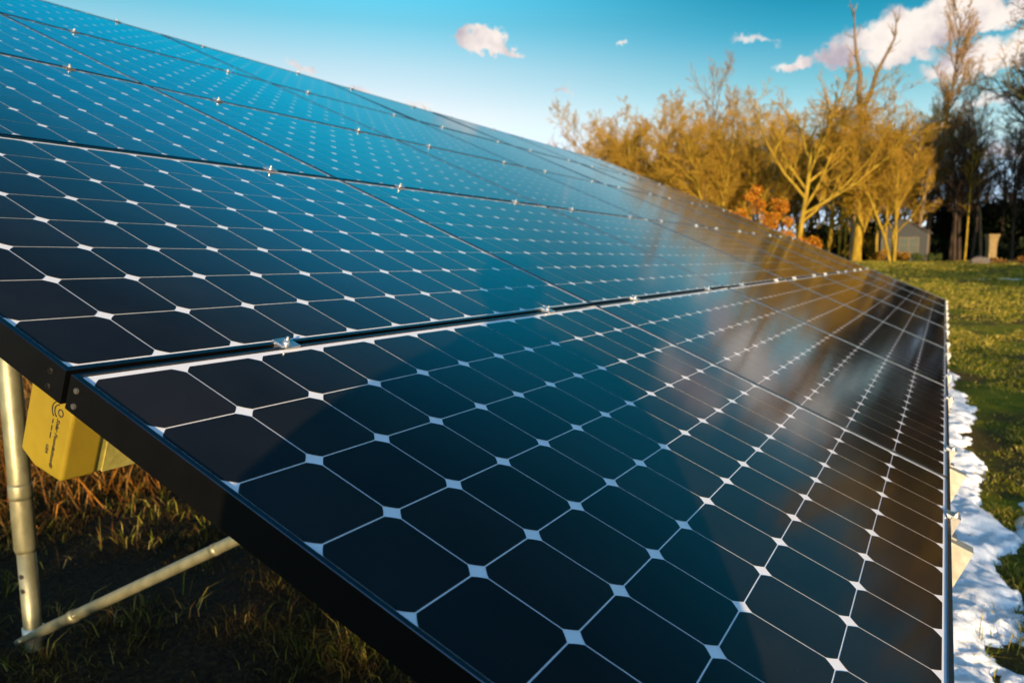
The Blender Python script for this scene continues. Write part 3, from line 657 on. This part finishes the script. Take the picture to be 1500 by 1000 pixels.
# leafy things
def leaves(name, centres, n, size, m, seed, parent=None, squash=.8):
    rs = np.random.RandomState(seed); V = []
    per = n // len(centres)
    for (c, r) in centres:
        d = rs.normal(0, 1, (per, 3)); d /= np.linalg.norm(d, axis=1)[:, None]; p = np.array(c) + d * (r * rs.rand(per) ** .45)[:, None] * np.array([1, 1, squash])
        V.append(p)
    P = np.concatenate(V); k = len(P); a = rs.normal(0, 1, (k, 3)); a /= np.linalg.norm(a, axis=1)[:, None]; b = np.cross(a, rs.normal(0, 1, (k, 3))); b /= np.linalg.norm(b, axis=1)[:, None]
    s = size * rs.uniform(.6, 1.3, k)[:, None]
    Q = np.stack([P - a * s, P + b * s * .5, P + a * s, P - b * s * .5], 1).reshape(-1, 3)
    return np_mesh(name, Q, np.arange(4 * k).reshape(-1, 4), m, parent=parent)
L_ORANGE = leafmat('orange_leaf', [(0, (.22, .07, .010)), (.4, (.40, .14, .012)), (.8, (.50, .22, .018)), (1, (.42, .28, .04))], .3)
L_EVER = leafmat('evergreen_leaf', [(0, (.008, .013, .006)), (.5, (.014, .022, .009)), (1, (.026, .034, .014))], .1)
def leafy(name, label, cat, loc_px, D, blobs, n, size, m, seed, group=None):
    root = thing(name, label, cat, group=group); leaves('foliage', blobs, n, size, m, seed, root)
    tr = Tree(seed)
    for c, r in blobs[:10]:
        pts = np.array([[0, 0, -.2], [c[0] * .3, c[1] * .3, c[2] * .45], [c[0], c[1], c[2]]]); tr.lines[0].append((pts, np.array([.09, .06, .02])))
    tr.mesh('stem', [B_DARK], root, [0], {0: 5}); p = at(loc_px, D); root.location = p; root.rotation_euler = (0, 0, R(_azel(loc_px, 378)[0])); return root
rs_ = random.Random(8)
bl = []
for _ in range(44):
    a_ = rs_.uniform(0, 6.28); q_ = rs_.random() ** .5; bl.append(((rs_.uniform(-1, 1), 2.7 * q_ * math.cos(a_), 3.1 + 2.9 * q_ * math.sin(a_) - .35 * abs(2.7 * q_ * math.cos(a_))), rs_.uniform(.35, .75)))
bl += [((rs_.uniform(-.8, .8), rs_.uniform(-5.0, -2.5), rs_.uniform(.4, 1.7)), rs_.uniform(.4, .7)) for _ in range(9)]
leafy('leafy_bush', 'bright orange leaved bush glowing behind the top corner of the array', 'bush', 1112, 66, bl, 10000, .13, L_ORANGE, 2)
bl = [((rs_.uniform(-.5, .5), rs_.uniform(-1.6, 1.6), rs_.uniform(.1, .8)), rs_.uniform(.25, .5)) for _ in range(12)]
leafy('leafy_bush', 'low golden bush at the foot of the shed wall', 'bush', 1303, 74, bl, 2200, .08, leafmat('golden_leaf', [(0, (.20, .10, .012)), (.6, (.34, .20, .02)), (1, (.30, .11, .015))]), 3)
bl = [((rs_.uniform(-.4, .4), rs_.uniform(-1.0, 1.0), rs_.uniform(.1, .5)), rs_.uniform(.2, .4)) for _ in range(9)]
leafy('leafy_bush', 'low green bush right of the shed', 'bush', 1358, 71, bl, 1600, .08, leafmat('green_leaf', [(0, (.03, .05, .012)), (1, (.09, .11, .03))]), 4)
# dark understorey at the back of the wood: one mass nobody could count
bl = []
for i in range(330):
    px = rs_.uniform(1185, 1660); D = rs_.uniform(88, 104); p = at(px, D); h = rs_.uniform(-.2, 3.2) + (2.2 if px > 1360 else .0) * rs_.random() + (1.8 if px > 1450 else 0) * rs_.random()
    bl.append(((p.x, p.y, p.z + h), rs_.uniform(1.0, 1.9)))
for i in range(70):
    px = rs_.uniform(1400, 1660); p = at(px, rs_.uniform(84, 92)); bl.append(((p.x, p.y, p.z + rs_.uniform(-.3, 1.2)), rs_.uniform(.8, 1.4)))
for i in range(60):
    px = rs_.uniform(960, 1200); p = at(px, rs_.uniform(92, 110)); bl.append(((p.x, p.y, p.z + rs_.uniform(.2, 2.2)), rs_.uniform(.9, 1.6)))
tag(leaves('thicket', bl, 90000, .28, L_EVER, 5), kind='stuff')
# golden brush at the wood's edge
br = Tree(91)
for i in range(170):
    px = rs_.uniform(985, 1345); p = at(px, rs_.uniform(78, 96)); sp = dict(S_SHRUB)
    if rs_.random() < .4 and px > 1190: continue
    for k in range(2):
        d = np.array([br.r.normal(0, .3), br.r.normal(0, .3), 1.]); d /= np.linalg.norm(d); br.grow([p.x + br.r.normal(0, .3), p.y + br.r.normal(0, .3), p.z - .1], d, rs_.uniform(1.6, 3.8), .03, 1, dict(S_SHRUB, depth=3, kids=[8, 7, 5, 0]))
tag(br.mesh('brushwood', [B_GOLD, T_GOLD], None, [1, 2, 3], {1: 4, 2: 3, 3: 3}), kind='stuff')

# evergreens standing behind the photographer, whose long shadows dim the right of the wood
def conifer(label, x, y, h, seed, first=None):
    if first is not None: return dup(first, label, (x, y, -.1), seed, h / 24.0)
    rs = np.random.RandomState(seed); root = thing('evergreen_tree', label, 'tree', (x, y, -.1), group='evergreens behind the camera')
    bl = []
    for i in range(130):
        f = rs.rand() ** .8; a = rs.rand() * 6.3; rr = (1 - f) * 4.6 * rs.uniform(.35, 1) + .2; bl.append(((rr * math.cos(a), rr * math.sin(a), 1.0 + f * 22.5), .55 + 1.2 * (1 - f)))
    leaves('crown', bl, 9000, .34, L_EVER, seed, root, .5)
    mb = MB(); mb.tube([(0, 0, -.3), (0, 0, 8), (0, 0, 23.5)], [.42, .3, .04], 9); mb.build('trunk', B_DARK, root, True); root.scale = (h / 24.0,) * 3; return root
EV = 'tall evergreen tree out of view behind the photographer, shading the right of the wood'
ev0 = None
for (x, y, h) in [(-4, -52, 25), (4, -56, 24), (12, -58, 26), (20, -62, 25), (30, -66, 26), (1, -64, 26)]:
    o = conifer(EV, x, y, h, 40 + len(bpy.data.objects) % 7, ev0); ev0 = ev0 or o

# shrubs added out of view on the sunny side to shade lawn, snow and array ground
sh0 = None
rq = random.Random(21)
for k, (x, y, h) in enumerate([(-18.6, -10.3, 1.85), (-17.0, -10.2, 1.95), (-15.4, -10.9, 1.95), (-12.6, -10.6, 1.9), (-10.4, -11.4, 2.2), (-8.2, -10.4, 1.9), (-4.9, -10.7, 2.0), (-5.2, -1.6, .8), (-5.6, -.3, .9), (-6.4, 1.5, .8), (-27, -49, 10.6), (-33, -50, 11.0), (-39, -49.5, 10.8), (-45, -51, 11.2)]):
    lab = 'broad evergreen bush added out of view far behind the camera, shading a strip of far lawn' if h > 5 else 'shoulder high evergreen shrub added out of view behind the camera, shading the near lawn' if h > 1.5 else 'knee high evergreen shrub added out of view behind the camera, shading the ground under the array'
    if sh0 is None:
        bl = [((rq.uniform(-1.0, 1.0), rq.uniform(-1.0, 1.0), rq.uniform(.15, 1.45)), rq.uniform(.3, .55)) for _ in range(34)]
        sh0 = thing('shade_shrub', lab, 'shrub', group='shrubs added behind the camera for shade'); leaves('foliage', bl, 5200, .09, L_EVER, 33, sh0)
        tr = Tree(4)
        for c, r in bl[:8]: tr.lines[0].append((np.array([[0, 0, -.2], [c[0] * .4, c[1] * .4, c[2] * .5], list(c)]), np.array([.05, .03, .01])))
        tr.mesh('stem', [B_DARK], sh0, [0], {0: 5}); o = sh0
    else: o = dup(sh0, lab)
    o.location = (x, y, 0); o.rotation_euler = (0, 0, k * 1.3); o.scale = (2.6, 2.6, h / 1.75) if h > 5 else (1.15, 1.15, h / 1.75) if h > 1.5 else (.8, .8, h / 1.75)

# ------------------------------------------------------------------ shed and stone pillar
def shed():
    root = thing('garden_shed', 'small grey shed with a gable roof and glazed doors under the golden trees', 'shed')
    W, Dp, hw, hr = 4.3, 3.2, 2.55, 1.25     # local +x away from the viewer, +y to the left
    wall = noisy('grey_boards', [(.3, (.020, .023, .026)), (.7, (.036, .039, .042))], 3, .8, stretch=(1, 1, 12)); roofm = noisy('grey_shingles', [(.3, (.035, .034, .034)), (.7, (.065, .062, .062))], 9, .85)
    trim = mat('shed_trim', (.10, .08, .05), .7); glass = mat('shed_glass', (.03, .04, .045), .08)
    mb = MB(); h = W / 2
    mb.add([(0, -h, 0), (0, h, 0), (0, h, hw), (0, 0, hw + hr), (0, -h, hw), (Dp, -h, 0), (Dp, h, 0), (Dp, h, hw), (Dp, 0, hw + hr), (Dp, -h, hw)], [(0, 4, 3, 2, 1), (5, 6, 7, 8, 9), (0, 5, 9, 4), (1, 2, 7, 6)])
    mb.build('wall', wall, root)
    for s in (-1, 1):
        mb = MB(); e = .28
        y0, y1 = s * (h + e), 0; z0, z1 = hw - e * hr / h + .01, hw + hr + .01
        vs = [(-e, y0, z0), (Dp + e, y0, z0), (Dp + e, y1, z1), (-e, y1, z1)]; vs += [(a, b, c + .09) for a, b, c in vs]
        mb.add(vs, [(3, 2, 1, 0), (4, 5, 6, 7), (0, 1, 5, 4), (1, 2, 6, 5), (2, 3, 7, 6), (3, 0, 4, 7)]); mb.build('roof', roofm, root)
    for (c, w, z0, z1, nm) in ((-.5, 1.7, .1, 2.15, 'door'), (1.35, 1.0, 1.0, 2.0, 'window')):
        mb = MB(); t = .08
        mb.box((-.05, c - w / 2, z0), (-.003, c - w / 2 + t, z1)); mb.box((-.05, c + w / 2 - t, z0), (-.003, c + w / 2, z1)); mb.box((-.05, c - w / 2 + t, z1 - t), (-.003, c + w / 2 - t, z1)); mb.box((-.05, c - w / 2 + t, z0), (-.003, c + w / 2 - t, z0 + t))
        mb.box((-.05, c - .04, z0 + t), (-.003, c + .04, z1 - t))
        for zz in (np.linspace(z0, z1, 4)[1:-1]): mb.box((-.045, c - w / 2 + t, zz - .02), (-.006, c - .04, zz + .02)); mb.box((-.045, c + .04, zz - .02), (-.006, c + w / 2 - t, zz + .02))
        f = mb.build(nm, trim, root); mb = MB(); mb.box((-.02, c - w / 2 + t, z0 + t), (-.004, c + w / 2 - t, z1 - t)); mb.build('pane', glass, f)
    for c in (-h + .06, h - .06):
        mb = MB(); mb.box((-.04, c - .07, 0), (-.002, c + .07, hw - .05)); mb.build('corner_board', trim, root)
    put(root, 1321, 78, R(_azel(1321, 378)[0]), 1.0)
shed()
def pillar():
    root = thing('stone_pillar', 'pale stone pillar flaring at its top beside the dark wood', 'pillar')
    st = noisy('pale_stone', [(.3, (.12, .08, .030)), (.5, (.18, .125, .05)), (.7, (.24, .175, .08))], 6, .9, bump=.5)
    mb = MB(); prof = [(.0, .42), (.25, .40), (.8, .36), (1.4, .36), (1.9, .41), (2.2, .46), (2.26, .52), (2.42, .52)]; k = 4
    vs = []
    for z, r in prof:
        for j in range(16):
            a = 2 * math.pi * j / 16; c, s_ = math.cos(a), math.sin(a); q = r / max(abs(c), abs(s_)) * .82 + r * .18 * 1.0
            vs.append((c * q * .92, s_ * q * .92, z))
    n = len(prof); fs = [(i * 16 + j, i * 16 + (j + 1) % 16, (i + 1) * 16 + (j + 1) % 16, (i + 1) * 16 + j) for i in range(n - 1) for j in range(16)] + [tuple((n - 1) * 16 + j for j in range(16))]
    mb.add(vs, fs); mb.build('shaft', st, root, bevel=.02)
    mb = MB(); mb.tube([(0, 0, -.3), (0, 0, .12)], .62, 10); mb.build('footing', st, root)
    put(root, 1451, 66, .4, .88)
    # rock and low planting at its foot
    mb = MB(); r = random.Random(3); 
    me = MB(); bm_pts = []
    import bmesh
    bm = bmesh.new(); bmesh.ops.create_icosphere(bm, subdivisions=3, radius=1)
    for v in bm.verts:
        q = v.co; q *= 1 + .12 * math.sin(3 * q.x + 2 * q.y) + .10 * math.sin(5 * q.z + 4 * q.x); v.co = Vector((q.x * .55, q.y * .70, q.z * .46))
    m_ = bpy.data.meshes.new('boulder'); bm.to_mesh(m_); bm.free(); m_.materials.append(noisy('grey_rock', [(.3, (.05, .042, .036)), (.7, (.12, .10, .085))], 4, .9, bump=.4))
    o = bpy.data.objects.new('boulder', m_); COL.objects.link(o); tag(o, 'grey boulder leaning at the left foot of the stone pillar', 'boulder'); o.location = at(1437, 65) + Vector((0, 0, .1)); o.rotation_euler = (0, 0, .5)
    bl = [((rs_.uniform(-.4, .4), rs_.uniform(-1.9, 1.9), rs_.uniform(0, .35)), rs_.uniform(.2, .4)) for _ in range(14)]
    leafy('leafy_bush', 'low brown planting at the right foot of the stone pillar', 'bush', 1468, 65.5, bl, 1500, .08, G_DRY, 6)
pillar()

# ------------------------------------------------------------------ the photographer, whose shadow lies on the nearest panels
def photographer():
    f = Vector((math.cos(SUN_AZ - math.pi), math.sin(SUN_AZ - math.pi), 0)); r = Vector((f.y, -f.x, 0))
    base = Vector((CAM.x, CAM.y, 0)) - f * .46 - r * .035
    def W(x, y, z): return base + r * x + f * y + Vector((0, 0, z))     # right, forward, up
    V, E, Rr = [], [], []
    def chain(pts, start=None):
        prev = start
        for (x, y, z, rx) in pts:
            V.append(W(x, y, z)); Rr.append(rx if hasattr(rx, '__len__') else (rx, rx))
            if prev is not None: E.append((prev, len(V) - 1))
            prev = len(V) - 1
        return prev
    pel = chain([(0, 0, .98, (.235, .15))]); chest = chain([(0, .0, 1.12, (.235, .15)), (0, .0, 1.26, (.215, .14)), (0, .01, 1.365, (.17, .12))], pel)
    neck = chain([(0, .02, 1.465, .068), (0, .04, 1.525, .060)], chest)
    head = chain([(0, .055, 1.575, (.072, .085)), (0, .055, 1.635, (.082, .10)), (0, .045, 1.685, (.072, .085))], neck)
    for s in (-1, 1):
        chain([(.10 * s, 0, .88, .105), (.115 * s, .015, .70, .088), (.12 * s, .03, .50, .066), (.125 * s, .0, .30, .060), (.13 * s, -.02, .10, .048), (.135 * s, .03, .055, .045), (.15 * s, .13, .045, .040)], pel)
        wrist = chain([(.125 * s, .0, 1.395, .085), (.215 * s, .01, 1.345, .088), (.235 * s, .05, 1.20, .088), (.235 * s, .11, 1.08, .082), (.19 * s, .27, 1.26, .050), (.125 * s, .345, 1.385, .034)], chest)
        palm = chain([(.098 * s, .365, 1.415, .030)], wrist)
        for k in range(4):
            z = 1.398 + .019 * k; chain([(.090 * s, .392, z, .0105), (.075 * s, .418, z, .0095), (.052 * s, .424, z + .001, .0085), (.036 * s - .004 * k * s, .417, z + .002, .0075)], palm)
        chain([(.090 * s, .345, 1.435, .0115), (.070 * s, .335, 1.440, .010), (.050 * s, .333, 1.440, .009)], palm)
    me = bpy.data.meshes.new('person'); me.from_pydata(V, E, []); me.update()
    o = bpy.data.objects.new('person', me); COL.objects.link(o)
    md = o.modifiers.new('skin', 'SKIN'); md.use_smooth_shade = True; sub = o.modifiers.new('sub', 'SUBSURF'); sub.levels = 2; sub.render_levels = 2
    for i, sv in enumerate(me.skin_vertices[0].data): sv.radius = Rr[i]; sv.use_root = (i == 0)
    bpy.context.view_layer.update()
    nm = bpy.data.meshes.new_from_object(o.evaluated_get(bpy.context.evaluated_depsgraph_get())); bpy.data.objects.remove(o)
    nm.name = 'person'; skin = mat('skin', (.50, .30, .22), .5); coat = noisy('dark_coat', [(.3, (.018, .020, .026)), (.7, (.030, .032, .040))], 30, .85, bump=.2); trou = noisy('blue_jeans', [(.3, (.03, .045, .08)), (.7, (.05, .07, .12))], 50, .85); boot = mat('boot_leather', (.035, .02, .012), .5)
    nm.materials.clear()
    for m in (coat, skin, trou, boot): nm.materials.append(m)
    hc = W(0, .055, 1.62)
    # face: nose, brow and eye sockets, chin
    for v in nm.vertices:
        c = v.co
        if c.z > 1.53 and (c - hc).length < .2:
            d = c - hc; x, y, z = d.dot(r), d.dot(f), d.z
            if y > .03:
                y2 = y + .022 * math.exp(-(x / .014) ** 2 - ((z + .012) / .028) ** 2) - .008 * (math.exp(-((abs(x) - .033) / .014) ** 2 - ((z - .014) / .012) ** 2)) + .005 * math.exp(-(x / .024) ** 2 - ((z + .052) / .008) ** 2) + .010 * math.exp(-(x / .03) ** 2 - ((z + .082) / .016) ** 2)
                v.co = hc + r * x + f * y2 + Vector((0, 0, z))
    for p in nm.polygons:
        c = p.center; d = c - base; y = d.dot(f)
        p.material_index = 1 if (c.z > 1.49 and y < .25) or (c.z > 1.38 and y > .352) else 0 if c.z > .86 else 2 if c.z > .11 else 3
        p.use_smooth = True
    body = bpy.data.objects.new('person', nm); COL.objects.link(body)
    tag(body, 'person in a dark coat holding a camera, seen only as a shadow across the panels', 'person')
    # hair, ears, eyes
    import bmesh
    bm = bmesh.new(); bmesh.ops.create_uvsphere(bm, u_segments=28, v_segments=18, radius=1)
    for v in list(bm.verts):
        q = v.co.copy(); n = 1 + .03 * math.sin(14 * q.x + 3 * q.z) * math.sin(11 * q.y)
        v.co = hc + r * (q.x * .094 * n) + f * (q.y * .108 * n - .012) + Vector((0, 0, q.z * .108 * n + .030))
    kill = [v for v in bm.verts if (v.co - hc).z < (.052 if (v.co - hc).dot(f) > .02 else -.055)]
    bmesh.ops.delete(bm, geom=kill, context='VERTS'); hm = bpy.data.meshes.new('hair'); bm.to_mesh(hm); bm.free(); hm.materials.append(noisy('brown_hair', [(.3, (.03, .018, .01)), (.7, (.06, .035, .02))], 60, .6, bump=.6))
    ho = bpy.data.objects.new('hair', hm); COL.objects.link(ho); ho.parent = body; hm.polygons.foreach_set('use_smooth', [True] * len(hm.polygons))
    so = ho.modifiers.new('solid', 'SOLIDIFY'); so.thickness = .012
    # the camera in the hands, its lens just behind the viewpoint
    ca = thing('camera', 'black camera held in both hands of the photographer', 'camera'); black = mat('camera_black', (.015, .015, .016), .5)
    Mx = Matrix(((r.x, f.x, 0, 0), (r.y, f.y, 0, 0), (0, 0, 1, 0), (0, 0, 0, 1))); ca.matrix_world = Matrix.Translation(W(0, 0, 0)) @ Mx
    mb = MB(); mb.box((-.066, .345, 1.395), (.066, .392, 1.472)); mb.box((-.028, .347, 1.4722), (.028, .388, 1.496)); mb.build('body', black, ca, bevel=.006)
    mb = MB(); mb.tube([(0, .3925, 1.437), (0, .42, 1.437), (0, .4205, 1.437), (0, .438, 1.437)], [.033, .033, .031, .031], 24); mb.build('lens', black, ca)
    mb = MB(); mb.tube([(-.045, .368, 1.473), (-.045, .368, 1.480)], .008, 12); mb.build('shutter_button', M_ALU, ca)
photographer()
